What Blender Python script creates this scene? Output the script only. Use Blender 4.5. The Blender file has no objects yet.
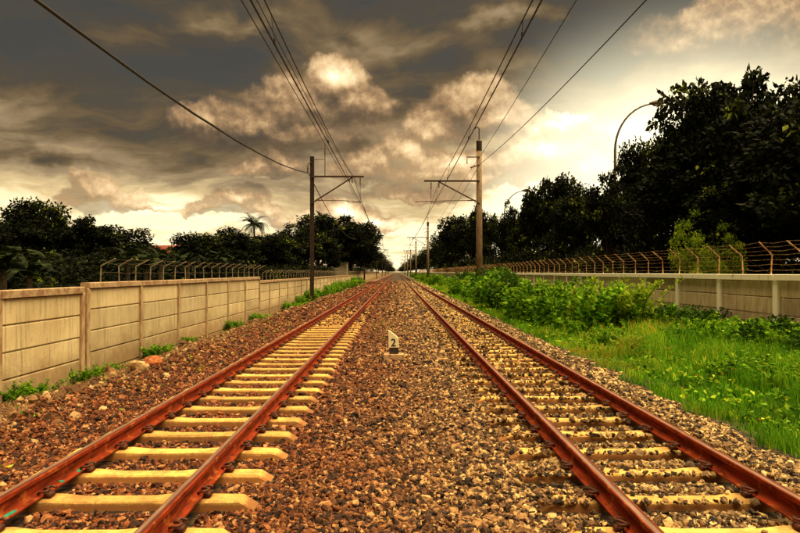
import bpy, math, random
import numpy as np
from mathutils import Vector, Matrix
R = math.radians
random.seed(7); rng = np.random.default_rng(7)
S = bpy.context.scene
COL = S.collection
EYE = 1.45                     # camera height above the rail heads (z = 0)

# ------------------------------------------------------------------ camera
cam = bpy.data.objects.new('camera', bpy.data.cameras.new('camera')); COL.objects.link(cam)
cam.location = (0, 0, EYE); cam.rotation_euler = (R(90.5), 0, R(-0.32))
cam.data.sensor_width = 36; cam.data.lens = 28.2; cam.data.clip_start = .05; cam.data.clip_end = 6000
S.camera = cam
S.view_settings.view_transform = 'Standard'; S.view_settings.look = 'None'
S.view_settings.gamma = 1; S.view_settings.exposure = 1.2
SUN_AZ, SUN_EL = 96, 75        # degrees to the right of the track direction, above the horizon

# ------------------------------------------------------------------ node helper
class NT:
    def __init__(s, nt): s.nt = nt; s.n = nt.nodes; s.l = nt.links
    def new(s, t, **k):
        nd = s.n.new(t)
        for a, b in k.items(): setattr(nd, a, b)
        return nd
    def put(s, sock, v):
        if isinstance(v, bpy.types.NodeSocket): s.l.new(v, sock)
        elif v is not None:
            if sock.type == 'RGBA' and len(v) == 3: v = (*v, 1)
            sock.default_value = v
    def m(s, op, a, b=None, c=None, clamp=False):
        nd = s.new('ShaderNodeMath', operation=op, use_clamp=clamp)
        for i, v in enumerate((a, b, c)):
            if v is not None: s.put(nd.inputs[i], v)
        return nd.outputs[0]
    def v(s, op, a, b=None, c=None):
        nd = s.new('ShaderNodeVectorMath', operation=op)
        s.put(nd.inputs[0], a)
        if b is not None: s.put(nd.inputs['Scale'] if op == 'SCALE' else nd.inputs[1], b)
        if c is not None: s.put(nd.inputs[2], c)
        return nd.outputs['Value'] if op in ('LENGTH', 'DOT_PRODUCT', 'DISTANCE') else nd.outputs['Vector']
    def noise(s, vec, scale, detail=6, rough=.5, dist=0, out=0, dim='3D'):
        nd = s.new('ShaderNodeTexNoise', noise_dimensions=dim)
        s.put(nd.inputs['Vector'], vec); nd.inputs['Scale'].default_value = scale
        nd.inputs['Detail'].default_value = detail; nd.inputs['Roughness'].default_value = rough
        nd.inputs['Distortion'].default_value = dist
        return nd.outputs[out]
    def ss(s, x, a, b, lo=0., hi=1.):
        nd = s.new('ShaderNodeMapRange', interpolation_type='SMOOTHSTEP')
        s.put(nd.inputs[0], x); 
        for i, v in enumerate((a, b, lo, hi)): s.put(nd.inputs[i + 1], v)
        return nd.outputs[0]
    def mix(s, f, a, b, mode='MIX'):
        nd = s.new('ShaderNodeMix', data_type='RGBA', blend_type=mode)
        s.put(nd.inputs[0], f); s.put(nd.inputs[6], a); s.put(nd.inputs[7], b)
        return nd.outputs[2]
    def comb(s, x, y, z):
        nd = s.new('ShaderNodeCombineXYZ')
        for i, v in enumerate((x, y, z)): s.put(nd.inputs[i], v)
        return nd.outputs[0]
    def sep(s, v):
        nd = s.new('ShaderNodeSeparateXYZ'); s.put(nd.inputs[0], v); return nd.outputs
    def ramp(s, x, stops):
        nd = s.new('ShaderNodeValToRGB'); s.put(nd.inputs[0], x)
        e = nd.color_ramp.elements
        e[0].position, e[0].color = stops[0][0], (*stops[0][1], 1)
        e[1].position, e[1].color = stops[-1][0], (*stops[-1][1], 1)
        for p, c in stops[1:-1]:
            q = e.new(p); q.color = (*c, 1)
        return nd.outputs[0]

# ------------------------------------------------------------------ sky
world = bpy.data.worlds.new('World'); S.world = world; world.use_nodes = True
world.node_tree.nodes.clear(); W = NT(world.node_tree)
def pix(px, py):               # a direction of the view as (azimuth, slope)
    u, w = (px - 396.5) / 627, (272 - py) / 627
    a = math.atan(u); return a, w * math.cos(a)
tc = W.new('ShaderNodeTexCoord').outputs['Generated']
dx, dy, dz = W.sep(tc)
hor = W.m('SQRT', W.m('ADD', W.m('MULTIPLY', dx, dx), W.m('MULTIPLY', dy, dy)))
az = W.m('ARCTAN2', dx, dy)
sl = W.m('DIVIDE', dz, W.m('MAXIMUM', hor, .02))
q0 = W.comb(az, sl, 0)
elev = W.m('MAXIMUM', dz, 0)
sky = W.new('ShaderNodeTexSky', sky_type='NISHITA', sun_disc=False)
sky.sun_elevation = R(SUN_EL); sky.sun_rotation = R(SUN_AZ)
sky.dust_density = 4; sky.air_density = 1.2
nish = W.v('MULTIPLY', W.v('SCALE', sky.outputs[0], .055), (.62, .45, .27))
# veil of thin high cloud, planar projection so that it streams towards the horizon
pl = W.comb(W.m('DIVIDE', dx, W.m('ADD', elev, .26)), W.m('DIVIDE', dy, W.m('ADD', elev, .26)), 0)
pl = W.v('SCALE', pl, 1.35)
pl = W.v('ADD', pl, W.v('SCALE', W.v('SUBTRACT', W.noise(pl, 1.1, 4, .5, out=1), (.5, .5, .5)), .9))
v1 = W.noise(W.v('MULTIPLY', pl, (.85, 1.25, 1)), 1.25, 9, .58)
v2 = W.noise(W.v('ADD', W.v('MULTIPLY', pl, (.7, 1.5, 1)), (7.3, 2.2, 4)), 2.7, 9, .6)
glow = W.v('DOT_PRODUCT', tc, tuple(Vector((math.sin(R(24)) * math.cos(R(7)), math.cos(R(24)) * math.cos(R(7)), math.sin(R(7))))))
gcap = W.ss(sl, .20, .46, 1, .12)
g1 = W.m('MULTIPLY', W.ss(glow, .82, 1.0), gcap); g2 = W.m('MULTIPLY', W.ss(glow, .950, 1.0), gcap)
low = W.ss(sl, .0, .36, 1, 0)
tone = W.m('ADD', W.m('MULTIPLY_ADD', low, .62, .12), W.m('MULTIPLY', g1, .34))
tone = W.m('ADD', tone, W.m('MULTIPLY', W.m('SUBTRACT', v1, .5), 1.25))
tone = W.m('ADD', tone, W.m('MULTIPLY', W.m('SUBTRACT', v2, .5), .8))
def gauss(px, py, rx, ry, amp):
    a, w = pix(px, py)
    d = W.v('LENGTH', W.v('MULTIPLY', W.v('SUBTRACT', qn, (a, w, 0)), (627 / rx, 627 / ry, 0)))
    return W.m('MULTIPLY', W.ss(d, 0, 1.25, 1, 0), amp)
nz = W.v('SUBTRACT', W.noise(tc, 7, 8, .55, out=1), (.5, .5, .5))
qn = W.v('ADD', q0, W.v('MULTIPLY', nz, (.22, .13, 0)))
# the dark rifts and the pale banks that the photograph shows in the veil
for a in [(600, 42, 95, 60, -.26), (360, 150, 50, 16, -.34), (165, 120, 90, 50, -.12), (235, 55, 60, 26, -.22), (345, 37, 26, 10, -.22),
          (398, 98, 30, 12, -.25), (40, 152, 62, 9, -.30), (20, 60, 130, 70, -.14), (440, 62, 60, 22, -.18), (640, 68, 60, 20, -.2),
          (740, 25, 90, 42, -.10), (300, 40, 120, 44, .30), (400, 30, 90, 30, .16), (505, 15, 60, 15, .42), (520, 60, 60, 20, .2), (120, 30, 60, 18, .12), (680, 130, 120, 60, .32),
          (230, 20, 50, 14, .22), (745, 38, 50, 12, -.2), (90, 226, 280, 52, .25), (60, 185, 190, 40, .12), (250, 214, 120, 22, .16), (770, 30, 90, 40, -.30), (690, 15, 60, 24, -.22), (440, 100, 120, 40, -.10)]:
    tone = W.m('ADD', tone, gauss(*a))
veil = W.ramp(tone, [(.0, (.016, .015, .014)), (.16, (.035, .027, .018)), (.34, (.088, .060, .030)), (.55, (.185, .132, .072)),
                     (.78, (.40, .297, .145)), (1.0, (.66, .57, .35))])
veil = W.mix(W.ss(v2, .42, .75, 0, .5), veil, W.v('MULTIPLY', veil, (.66, .61, .60)))
cover = W.ss(tone, .0, .3, .72, .97)
base = W.mix(cover, nish, veil)
# cumulus: one density field of soft ellipses, sampled again a little towards the light for its relief
def wob(v, k):
    n = W.v('SUBTRACT', W.noise(v, 13, 7, .56, out=1), (.5, .5, .5))
    n2 = W.v('SUBTRACT', W.noise(v, 42, 7, .68, out=1), (.5, .5, .5))
    return W.v('ADD', W.v('MULTIPLY', n, (.080 * k, .068 * k, 0)), W.v('MULTIPLY', n2, (.027 * k, .025 * k, 0)))
BL = [(335, 84, 33, 24), (305, 104, 55, 24), (352, 104, 36, 20), (255, 122, 52, 22), (205, 124, 34, 18), (300, 128, 74, 16),
      (99, 189, 20, 17), (82, 198, 24, 9), (118, 199, 24, 9), (150, 205, 26, 4),
      (240, 200, 20, 15), (218, 209, 28, 8), (256, 209, 22, 7),
      (412, 152, 34, 19), (386, 165, 50, 14), (450, 165, 50, 14), (425, 172, 80, 9), (288, 158, 28, 14), (262, 168, 30, 9),
      (470, 108, 42, 27), (440, 122, 34, 17), (500, 118, 38, 18), (555, 152, 46, 24), (520, 165, 44, 17), (585, 165, 34, 15), (500, 178, 80, 9),
      (345, 214, 30, 14), (310, 222, 40, 9), (372, 222, 32, 8), (420, 190, 60, 9), (560, 120, 26, 9),
      (740, 24, 80, 26), (690, 40, 48, 16)]
BL += [(396.5 + 627 * s_ * k, 272 - random.uniform(30, 150), random.uniform(30, 80), random.uniform(10, 26)) for s_ in (-1, 1) for k in (.8, 1.05, 1.35, 1.7, 2.3, 3.2, 5)]
WOB = W.v('ADD', q0, wob(tc, 1))
def field(off):
    p = W.v('ADD', WOB, (off[0], off[1], 0))
    f = None
    for px, py, rx, ry in BL:
        a, w = pix(px, py)
        d = W.v('LENGTH', W.v('MULTIPLY', W.v('SUBTRACT', p, (a, w, 0)), (627 / rx / 1.10, 627 / ry / 1.12, 0)))
        t = W.m('SUBTRACT', 1.25, d)
        f = t if f is None else W.m('SMOOTH_MAX', f, t, .22)
    return f
f0 = field((0, 0)); f1 = field((.012, .026))
lit = W.m('MULTIPLY', W.m('SUBTRACT', f0, f1), .48)
bn = lambda v: W.noise(v, 24, 9, .62)
rel = W.m('SUBTRACT', bn(tc), bn(W.v('ADD', tc, (.004, 0, .009))))
lit = W.m('ADD', lit, W.m('MULTIPLY', rel, 1.15))
lit = W.m('ADD', lit, W.m('MULTIPLY', W.m('SUBTRACT', W.noise(tc, 5, 5, .55), .5), .5))
lit = W.m('ADD', lit, W.m('ADD', W.m('MULTIPLY', low, .12), W.m('MULTIPLY', g1, .20)))
for a in [(334, 78, 44, 20, .50), (548, 150, 46, 22, .42), (345, 212, 34, 14, .42), (415, 146, 30, 12, .14), (462, 96, 40, 14, .12), (240, 192, 30, 12, .16), (102, 182, 36, 14, .06), (415, 146, 40, 16, .12), (300, 218, 50, 10, .15),
          (600, 168, 50, 20, .3)]:
    lit = W.m('ADD', lit, gauss(*a))
lit = W.m('SUBTRACT', W.m('MULTIPLY_ADD', lit, .80, .17), W.ss(az, -.12, -.42, 0, .05))
alpha = W.m('MULTIPLY', W.ss(f0, .04, .36), W.ss(lit, .10, .50, .60, 1))
cum = W.ramp(lit, [(.0, (.048, .032, .021)), (.18, (.098, .062, .034)), (.38, (.21, .127, .062)), (.60, (.40, .27, .137)), (.85, (.62, .49, .29)), (1., (.80, .70, .49))])
full = W.mix(W.m('MULTIPLY', alpha, .92), base, cum)
full = W.mix(W.m('MULTIPLY', g2, .62), full, (.84, .77, .53))
below = W.ss(dz, -.02, .0)
full = W.mix(below, (.10, .07, .03), full)
bg = W.new('ShaderNodeBackground'); W.put(bg.inputs[0], full); bg.inputs[1].default_value = 1.0
W.l.new(bg.outputs[0], W.new('ShaderNodeOutputWorld').inputs[0])
world.cycles.sampling_method = 'MANUAL'; world.cycles.sample_map_resolution = 512

sun = bpy.data.objects.new('sun', bpy.data.lights.new('sun', 'SUN')); COL.objects.link(sun)
sun.data.energy = 4.7; sun.data.angle = R(86); sun.data.color = (1, .77, .42)
sd = Vector((math.sin(R(SUN_AZ)) * math.cos(R(SUN_EL)), math.cos(R(SUN_AZ)) * math.cos(R(SUN_EL)), math.sin(R(SUN_EL))))
sun.rotation_euler = sd.to_track_quat('Z', 'Y').to_euler()
sun.location = sd * 50

# ------------------------------------------------------------------ materials
MAT = {}
def mat(name, fn, rough=.8, metal=0, spec=.3, bump=None):
    """fn(N, pos) -> colour socket or rgb; bump(N, pos) -> (height, strength, distance)"""
    m = bpy.data.materials.new(name); m.use_nodes = True; m.node_tree.nodes.clear(); N = NT(m.node_tree)
    pos = N.new('ShaderNodeNewGeometry').outputs['Position']
    b = N.new('ShaderNodeBsdfPrincipled')
    c = fn(N, pos) if callable(fn) else fn
    N.put(b.inputs['Base Color'], c)
    if callable(rough): rough = rough(N, pos)
    N.put(b.inputs['Roughness'], rough); N.put(b.inputs['Metallic'], metal)
    b.inputs['Specular IOR Level'].default_value = spec
    if bump:
        h, st, di = bump(N, pos)
        bn = N.new('ShaderNodeBump'); bn.inputs['Strength'].default_value = st; bn.inputs['Distance'].default_value = di
        N.put(bn.inputs['Height'], h); N.l.new(bn.outputs[0], b.inputs['Normal'])
    out = N.new('ShaderNodeOutputMaterial'); N.l.new(b.outputs[0], out.inputs[0])
    MAT[name] = m; return m
def two(c1, c2, scale, lo=.35, hi=.65, detail=6):
    return lambda N, p: N.mix(N.ss(N.noise(p, scale, detail, .6), lo, hi), c1, c2)
def nb(scale, st, di, detail=6):
    return lambda N, p: (N.noise(p, scale, detail, .6), st, di)

def stone_col(N, p):
    x, y, z = N.sep(p)
    rnd = N.new('ShaderNodeObjectInfo').outputs['Random']
    n = N.noise(p, .55, 4, .6)
    side = N.ss(N.m('ADD', x, N.m('MULTIPLY', N.m('SUBTRACT', n, .5), 2.2)), -1.5, 2.4)
    red = N.ramp(rnd, [(0, (.012, .005, .003)), (.3, (.055, .017, .006)), (.6, (.16, .042, .011)), (.87, (.27, .085, .022)), (1, (.52, .28, .11))])
    tan = N.ramp(rnd, [(0, (.012, .009, .006)), (.25, (.058, .034, .018)), (.5, (.18, .103, .045)), (.78, (.38, .236, .092)), (1, (.78, .55, .23))])
    c = N.mix(side, red, tan)
    g = N.ss(N.noise(p, 60, 3, .6), .3, .75, .7, 1.15)
    return N.v('SCALE', c, g)
mat('ballast_stone', stone_col, .85, bump=nb(90, .5, .004))
def bed_col(N, p):
    x, y, z = N.sep(p)
    n = N.noise(p, .55, 4, .6)
    side = N.ss(N.m('ADD', x, N.m('MULTIPLY', N.m('SUBTRACT', n, .5), 2.4)), -3.4, -.6)
    cell = N.new('ShaderNodeTexVoronoi'); N.put(cell.inputs['Vector'], p); cell.inputs['Scale'].default_value = 17
    rnd = N.sep(cell.outputs['Color'])[0]
    red = N.ramp(rnd, [(0, (.006, .003, .002)), (.5, (.03, .010, .004)), (1, (.10, .034, .011))])
    tan = N.ramp(rnd, [(0, (.008, .005, .003)), (.5, (.04, .022, .009)), (1, (.15, .085, .033))])
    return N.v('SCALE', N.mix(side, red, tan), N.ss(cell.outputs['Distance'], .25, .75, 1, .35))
def bed_bump(N, p):
    cell = N.new('ShaderNodeTexVoronoi'); N.put(cell.inputs['Vector'], p); cell.inputs['Scale'].default_value = 17
    return N.m('SUBTRACT', 1, cell.outputs['Distance']), .9, .035
mat('ballast_bed', bed_col, .9, bump=bed_bump)
mat('dirt', lambda N, p: N.mix(N.ss(N.noise(p, 14, 8, .7), .35, .7), N.mix(N.ss(N.noise(p, 1.6, 5, .6), .4, .6), (.07, .028, .010), (.12, .075, .026)), (.22, .11, .04)), .95, bump=nb(25, .9, .03, 9))
mat('verge_soil', two((.035, .040, .010), (.09, .075, .022), 6), .95, bump=nb(12, .8, .04, 8))
mat('ground', two((.045, .055, .014), (.10, .08, .03), .3), .95)

def sleeper_col(N, p):
    c = N.mix(N.ss(N.noise(p, 9, 8, .65), .35, .7), (.70, .46, .12), (.56, .32, .075))
    c = N.mix(N.ss(N.noise(p, 38, 6, .7), .5, .72), c, (.36, .17, .04))
    x = N.sep(p)[0]
    near = N.m('MINIMUM', *[N.m('ABSOLUTE', N.m('SUBTRACT', N.m('ABSOLUTE', N.m('SUBTRACT', N.m('ABSOLUTE', x), 2.01)), .565)), 9.])
    rust = N.m('MULTIPLY', N.ss(near, .05, .24, .8, 0), N.ss(N.noise(p, 16, 5, .6), .3, .65))
    z = N.sep(p)[2]
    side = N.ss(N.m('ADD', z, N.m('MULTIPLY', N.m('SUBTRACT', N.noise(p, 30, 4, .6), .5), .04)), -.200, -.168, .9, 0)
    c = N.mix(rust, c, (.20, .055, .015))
    c = N.mix(N.ss(N.noise(p, 4.2, 9, .75), .47, .62, 0, .72), c, (.34, .17, .05))
    c = N.mix(N.ss(N.noise(p, 110, 4, .7), .58, .68, 0, .7), c, (.16, .07, .025))
    rnd = N.new('ShaderNodeObjectInfo').outputs['Random']
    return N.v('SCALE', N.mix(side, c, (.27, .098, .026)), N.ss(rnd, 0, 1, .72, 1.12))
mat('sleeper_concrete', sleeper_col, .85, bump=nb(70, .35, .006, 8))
def rust_col(N, p):
    st = N.noise(N.v('MULTIPLY', p, (1, .15, 1)), 30, 8, .65)
    c = N.mix(N.ss(st, .3, .7), (.29, .037, .009), (.075, .013, .005))
    return N.mix(N.ss(N.noise(p, 7, 6, .6), .55, .75), c, (.42, .12, .025))
mat('rail_rust', rust_col, .92, spec=.08, bump=nb(80, .3, .003))
def head_col(N, p):
    q = N.v('MULTIPLY', p, (14, .25, 1))
    c = N.mix(N.ss(N.noise(q, 6, 8, .7), .3, .75), (.24, .120, .080), (.42, .27, .19))
    x = N.sep(p)[0]
    e = N.m('ABSOLUTE', N.m('SUBTRACT', N.m('ABSOLUTE', N.m('SUBTRACT', N.m('ABSOLUTE', x), 2.015)), .565))
    return N.mix(N.ss(N.m('ADD', e, N.m('MULTIPLY', N.noise(q, 9, 5, .7), .016)), .022, .034), c, (.15, .035, .014))
mat('rail_head', head_col, lambda N, p: N.ss(N.noise(N.v('MULTIPLY', p, (8, .4, 1)), 8, 7, .7), .3, .7, .28, .55), .6, .5, bump=nb(60, .15, .002))
mat('clip_steel', two((.040, .016, .010), (.12, .030, .012), 40), .6, .3)
mat('green_paint', two((.02, .30, .17), (.01, .16, .10), 30), .6)
mat('blue_paint', (.06, .16, .50), .6)
def wall_l(N, p):
    q = N.v('MULTIPLY', p, (1, 1, .35))
    c = N.mix(N.ss(N.noise(p, 1.3, 7, .6), .3, .7), (.46, .36, .19), (.60, .50, .29))
    c = N.mix(N.ss(N.noise(q, 9, 8, .7), .56, .78), c, (.30, .19, .075))
    c = N.mix(N.ss(N.noise(N.v('MULTIPLY', p, (1, 3.2, .22)), 4.5, 9, .7), .49, .68, 0, .62), c, (.20, .15, .09))
    c = N.mix(N.ss(N.noise(p, 55, 5, .75), .60, .72, 0, .6), c, (.20, .12, .06))
    z = N.sep(p)[2]
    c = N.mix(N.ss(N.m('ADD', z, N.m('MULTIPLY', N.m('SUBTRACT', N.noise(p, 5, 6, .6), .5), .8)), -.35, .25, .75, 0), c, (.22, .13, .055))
    rnd = N.new('ShaderNodeObjectInfo').outputs['Random']
    return N.v('SCALE', c, N.ss(rnd, 0, 1, .84, 1.1))
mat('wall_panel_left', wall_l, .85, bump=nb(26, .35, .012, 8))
mat('wall_cap_left', lambda N, p: N.mix(N.ss(N.noise(p, 5, 8, .65), .4, .65), (.42, .30, .17), (.24, .13, .065)), .85, bump=nb(20, .6, .02, 8))
mat('wall_post_left', lambda N, p: N.mix(N.ss(N.noise(N.v('MULTIPLY', p, (1, 1, .3)), 14, 6, .6), .4, .65), (.44, .31, .17), (.26, .14, .065)), .85, bump=nb(30, .4, .01))
def wall_r(N, p):
    c = N.mix(N.ss(N.noise(N.v('MULTIPLY', p, (1, 2, .5)), 3, 8, .7), .3, .7), (.70, .55, .33), (.42, .30, .17))
    c = N.mix(N.ss(N.noise(N.v('MULTIPLY', p, (1, 5, .4)), 5, 6, .7), .6, .8), c, (.78, .66, .40))
    rnd = N.new('ShaderNodeObjectInfo').outputs['Random']
    return N.v('SCALE', c, N.ss(rnd, 0, 1, .65, 1.2))
mat('wall_panel_right', wall_r, .85, bump=nb(22, .6, .015, 9))
mat('white_wash', lambda N, p: N.mix(N.ss(N.noise(N.v('MULTIPLY', p, (1, 1, .4)), 8, 8, .65), .55, .75), (.93, .87, .66), (.48, .32, .15)), .8, bump=nb(24, .4, .01))
mat('fence_steel_rusty', two((.66, .42, .20), (.20, .075, .025), 10), .7, .1)
mat('fence_steel_grey', two((.30, .25, .15), (.14, .10, .06), 8), .6, .2)
mat('wire_dark', (.018, .013, .010), .6, .2)
mat('wire_grey', (.08, .05, .03), .6, .3)
mat('mast_steel', two((.022, .016, .012), (.05, .026, .014), 6), .6, .3)
mat('mast_concrete', lambda N, p: N.mix(N.ss(N.noise(N.v('MULTIPLY', p, (1, 1, .25)), 10, 7, .65), .35, .7), (.26, .18, .10), (.13, .078, .040)), .85, bump=nb(30, .3, .01))
mat('beam_steel', two((.09, .045, .022), (.035, .018, .012), 9), .6, .3)
mat('porcelain', (.13, .055, .03), .3)
mat('lamp_metal', two((.16, .13, .09), (.07, .055, .04), 6), .5, .3)
mat('lamp_glass', (.35, .32, .22), .2)
mat('marker_white', lambda N, p: N.mix(N.ss(N.noise(p, 14, 8, .7), .55, .75), (.80, .70, .44), (.52, .37, .17)), .8, bump=nb(60, .3, .004))
mat('marker_black', two((.015, .012, .012), (.05, .03, .02), 30), .7)
mat('marker_base', two((.60, .42, .22), (.34, .15, .06), 20), .85, bump=nb(40, .5, .01))
mat('boulder_pale', two((.50, .34, .15), (.28, .15, .05), 12), .9, bump=nb(30, .7, .02, 8))
mat('boulder_red', two((.42, .13, .035), (.16, .045, .015), 12), .9, bump=nb(30, .7, .02, 8))
mat('rubble', lambda N, p: N.ramp(N.new('ShaderNodeObjectInfo').outputs['Random'], [(0, (.05, .022, .009)), (.4, (.14, .058, .02)), (.75, (.22, .12, .045)), (1, (.5, .33, .15))]), .9, bump=nb(40, .6, .01))
mat('dry_twig', two((.17, .10, .045), (.08, .04, .018), 20), .9)
mat('bark', two((.07, .045, .025), (.03, .020, .012), 8), .9, bump=nb(18, .6, .02))
mat('roof_tile', two((.40, .055, .02), (.25, .035, .015), 6), .8)
mat('house_wall', two((.60, .54, .40), (.45, .38, .26), 3), .85)
mat('dark_glass', (.03, .035, .04), .15)
def leafm(name, stops, trans=.25, rough=.75):
    m = bpy.data.materials.new(name); m.use_nodes = True; m.node_tree.nodes.clear(); N = NT(m.node_tree)
    at = N.new('ShaderNodeAttribute', attribute_name='tone').outputs['Fac']
    c = N.ramp(at, stops)
    pos = N.new('ShaderNodeNewGeometry').outputs['Position']
    c = N.v('SCALE', c, N.ss(N.noise(pos, .9, 3, .5), .3, .7, .72, 1.25))
    b = N.new('ShaderNodeBsdfPrincipled'); N.put(b.inputs['Base Color'], c); b.inputs['Roughness'].default_value = rough
    b.inputs['Specular IOR Level'].default_value = .08
    t = N.new('ShaderNodeBsdfTranslucent'); N.put(t.inputs[0], c)
    mx = N.new('ShaderNodeMixShader'); mx.inputs[0].default_value = trans
    N.l.new(b.outputs[0], mx.inputs[1]); N.l.new(t.outputs[0], mx.inputs[2])
    out = N.new('ShaderNodeOutputMaterial'); N.l.new(mx.outputs[0], out.inputs[0]); MAT[name] = m
leafm('leaf_dark', [(0, (.002, .003, .001)), (.55, (.006, .009, .002)), (.82, (.028, .042, .005)), (1, (.24, .28, .02))], .10)  # last stop paints leaf highlights into the colour
leafm('leaf_lime', [(0, (.05, .10, .006)), (.5, (.20, .30, .016)), (1, (.50, .55, .04))], .45)
leafm('leaf_palm', [(0, (.006, .010, .003)), (1, (.016, .020, .005))], .1)
leafm('leaf_banana', [(0, (.004, .008, .002)), (.7, (.009, .016, .003)), (1, (.03, .042, .007))], .15)
leafm('leaf_shrub', [(0, (.014, .045, .003)), (.4, (.07, .20, .007)), (.75, (.21, .40, .014)), (1, (.52, .60, .03))], .35)
leafm('leaf_shrub_dark', [(0, (.01, .03, .002)), (.6, (.035, .095, .005)), (1, (.12, .22, .012))], .25)
leafm('grass_green', [(0, (.012, .05, .002)), (.35, (.06, .21, .005)), (.7, (.17, .38, .010)), (.9, (.42, .50, .03)), (1, (.50, .26, .04))], .45)
leafm('grass_dry', [(0, (.09, .055, .022)), (.6, (.22, .13, .05)), (1, (.36, .24, .10))], .2)
mat('roof_tile', two((.20, .035, .015), (.12, .025, .012), 6), .8)
leafm('petal', [(0, (.50, .12, .02)), (.8, (.65, .20, .03)), (1, (.45, .06, .02))], .3)

# ------------------------------------------------------------------ object helpers
def tag(o, label=None, cat=None, group=None, kind=None):
    for k, v in (('label', label), ('category', cat), ('group', group), ('kind', kind)):
        if v: o[k] = v
    return o
def empty(name, loc, label, cat, group=None):
    o = bpy.data.objects.new(name, None); COL.objects.link(o); o.location = loc; o.empty_display_size = .3
    return tag(o, label, cat, group)
def link(name, me, parent=None, loc=None, rot=None, scale=None):
    o = bpy.data.objects.new(name, me); COL.objects.link(o)
    if parent: o.parent = parent
    if loc is not None: o.location = loc
    if rot is not None: o.rotation_euler = rot
    if scale is not None: o.scale = scale
    return o
def npmesh(name, V, F, material, tone=None, smooth=False):
    """V (n,3), F (m,k) arrays of one face size"""
    V = np.asarray(V, dtype=np.float32); F = np.asarray(F, dtype=np.int32)
    me = bpy.data.meshes.new(name); k = F.shape[1]
    me.vertices.add(len(V)); me.vertices.foreach_set('co', V.ravel())
    me.loops.add(F.size); me.loops.foreach_set('vertex_index', F.ravel())
    me.polygons.add(len(F)); me.polygons.foreach_set('loop_start', np.arange(0, F.size, k, dtype=np.int32))
    try: me.polygons.foreach_set('loop_total', np.full(len(F), k, dtype=np.int32))
    except Exception: pass
    me.update(calc_edges=True); me.validate()
    if tone is not None:
        a = me.attributes.new('tone', 'FLOAT', 'FACE'); a.data.foreach_set('value', np.asarray(tone, dtype=np.float32))
    if smooth: me.polygons.foreach_set('use_smooth', np.ones(len(F), dtype=bool))
    me.materials.append(MAT[material]); return me
class MB:
    def __init__(s): s.v = []; s.f = []; s.mi = []; s.cur = 0
    def add(s, v, f):
        n = len(s.v); s.v += [tuple(p) for p in v]; s.f += [tuple(i + n for i in q) for q in f]; s.mi += [s.cur] * len(f); return s
    def box(s, x0, x1, y0, y1, z0, z1, bev=0):
        if bev:
            b = bev; x = (x0, x0 + b, x1 - b, x1); 
            pr = [(x0, z0), (x1, z0), (x1, z1 - b), (x1 - b, z1), (x0 + b, z1), (x0, z1 - b)]
            return s.prism([(p[0], y0, p[1]) for p in pr], [(p[0], y1, p[1]) for p in pr])
        v = [(x, y, z) for z in (z0, z1) for y in (y0, y1) for x in (x0, x1)]
        return s.add(v, [(0, 2, 3, 1), (4, 5, 7, 6), (0, 1, 5, 4), (2, 6, 7, 3), (0, 4, 6, 2), (1, 3, 7, 5)])
    def prism(s, A, B):
        n = len(A); f = [tuple(range(n))[::-1], tuple(range(n, 2 * n))]
        f += [(i, (i + 1) % n, n + (i + 1) % n, n + i) for i in range(n)]
        return s.add(list(A) + list(B), f)
    def tube(s, pts, r, n=6, cap=True):
        pts = [Vector(p) for p in pts]; rs = r if isinstance(r, (list, tuple)) else [r] * len(pts)
        v = []; ref = None
        for i, p in enumerate(pts):
            t = (pts[min(i + 1, len(pts) - 1)] - pts[max(i - 1, 0)]).normalized()
            if ref is None: ref = Vector((0, 0, 1)) if abs(t.z) < .9 else Vector((1, 0, 0))
            a = t.cross(ref).normalized(); b = a.cross(t).normalized(); ref = b
            for k in range(n):
                an = 2 * math.pi * k / n; v.append(p + (a * math.cos(an) + b * math.sin(an)) * rs[i])
        f = [(i * n + k, i * n + (k + 1) % n, (i + 1) * n + (k + 1) % n, (i + 1) * n + k) for i in range(len(pts) - 1) for k in range(n)]
        if cap: f += [tuple(range(n))[::-1], tuple(range((len(pts) - 1) * n, len(pts) * n))]
        return s.add(v, f)
    def mesh(s, name, mats, smooth=False):
        me = bpy.data.meshes.new(name); me.from_pydata(s.v, [], s.f)
        for m in ([mats] if isinstance(mats, str) else mats): me.materials.append(MAT[m])
        if any(s.mi): me.polygons.foreach_set('material_index', s.mi)
        if smooth: me.polygons.foreach_set('use_smooth', [True] * len(s.f))
        import bmesh
        bm = bmesh.new(); bm.from_mesh(me); bmesh.ops.recalc_face_normals(bm, faces=bm.faces); bm.to_mesh(me); bm.free()
        return me
    def build(s, name, mats, parent=None, smooth=False, **k): return link(name, s.mesh(name, mats, smooth), parent, **k)

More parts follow.
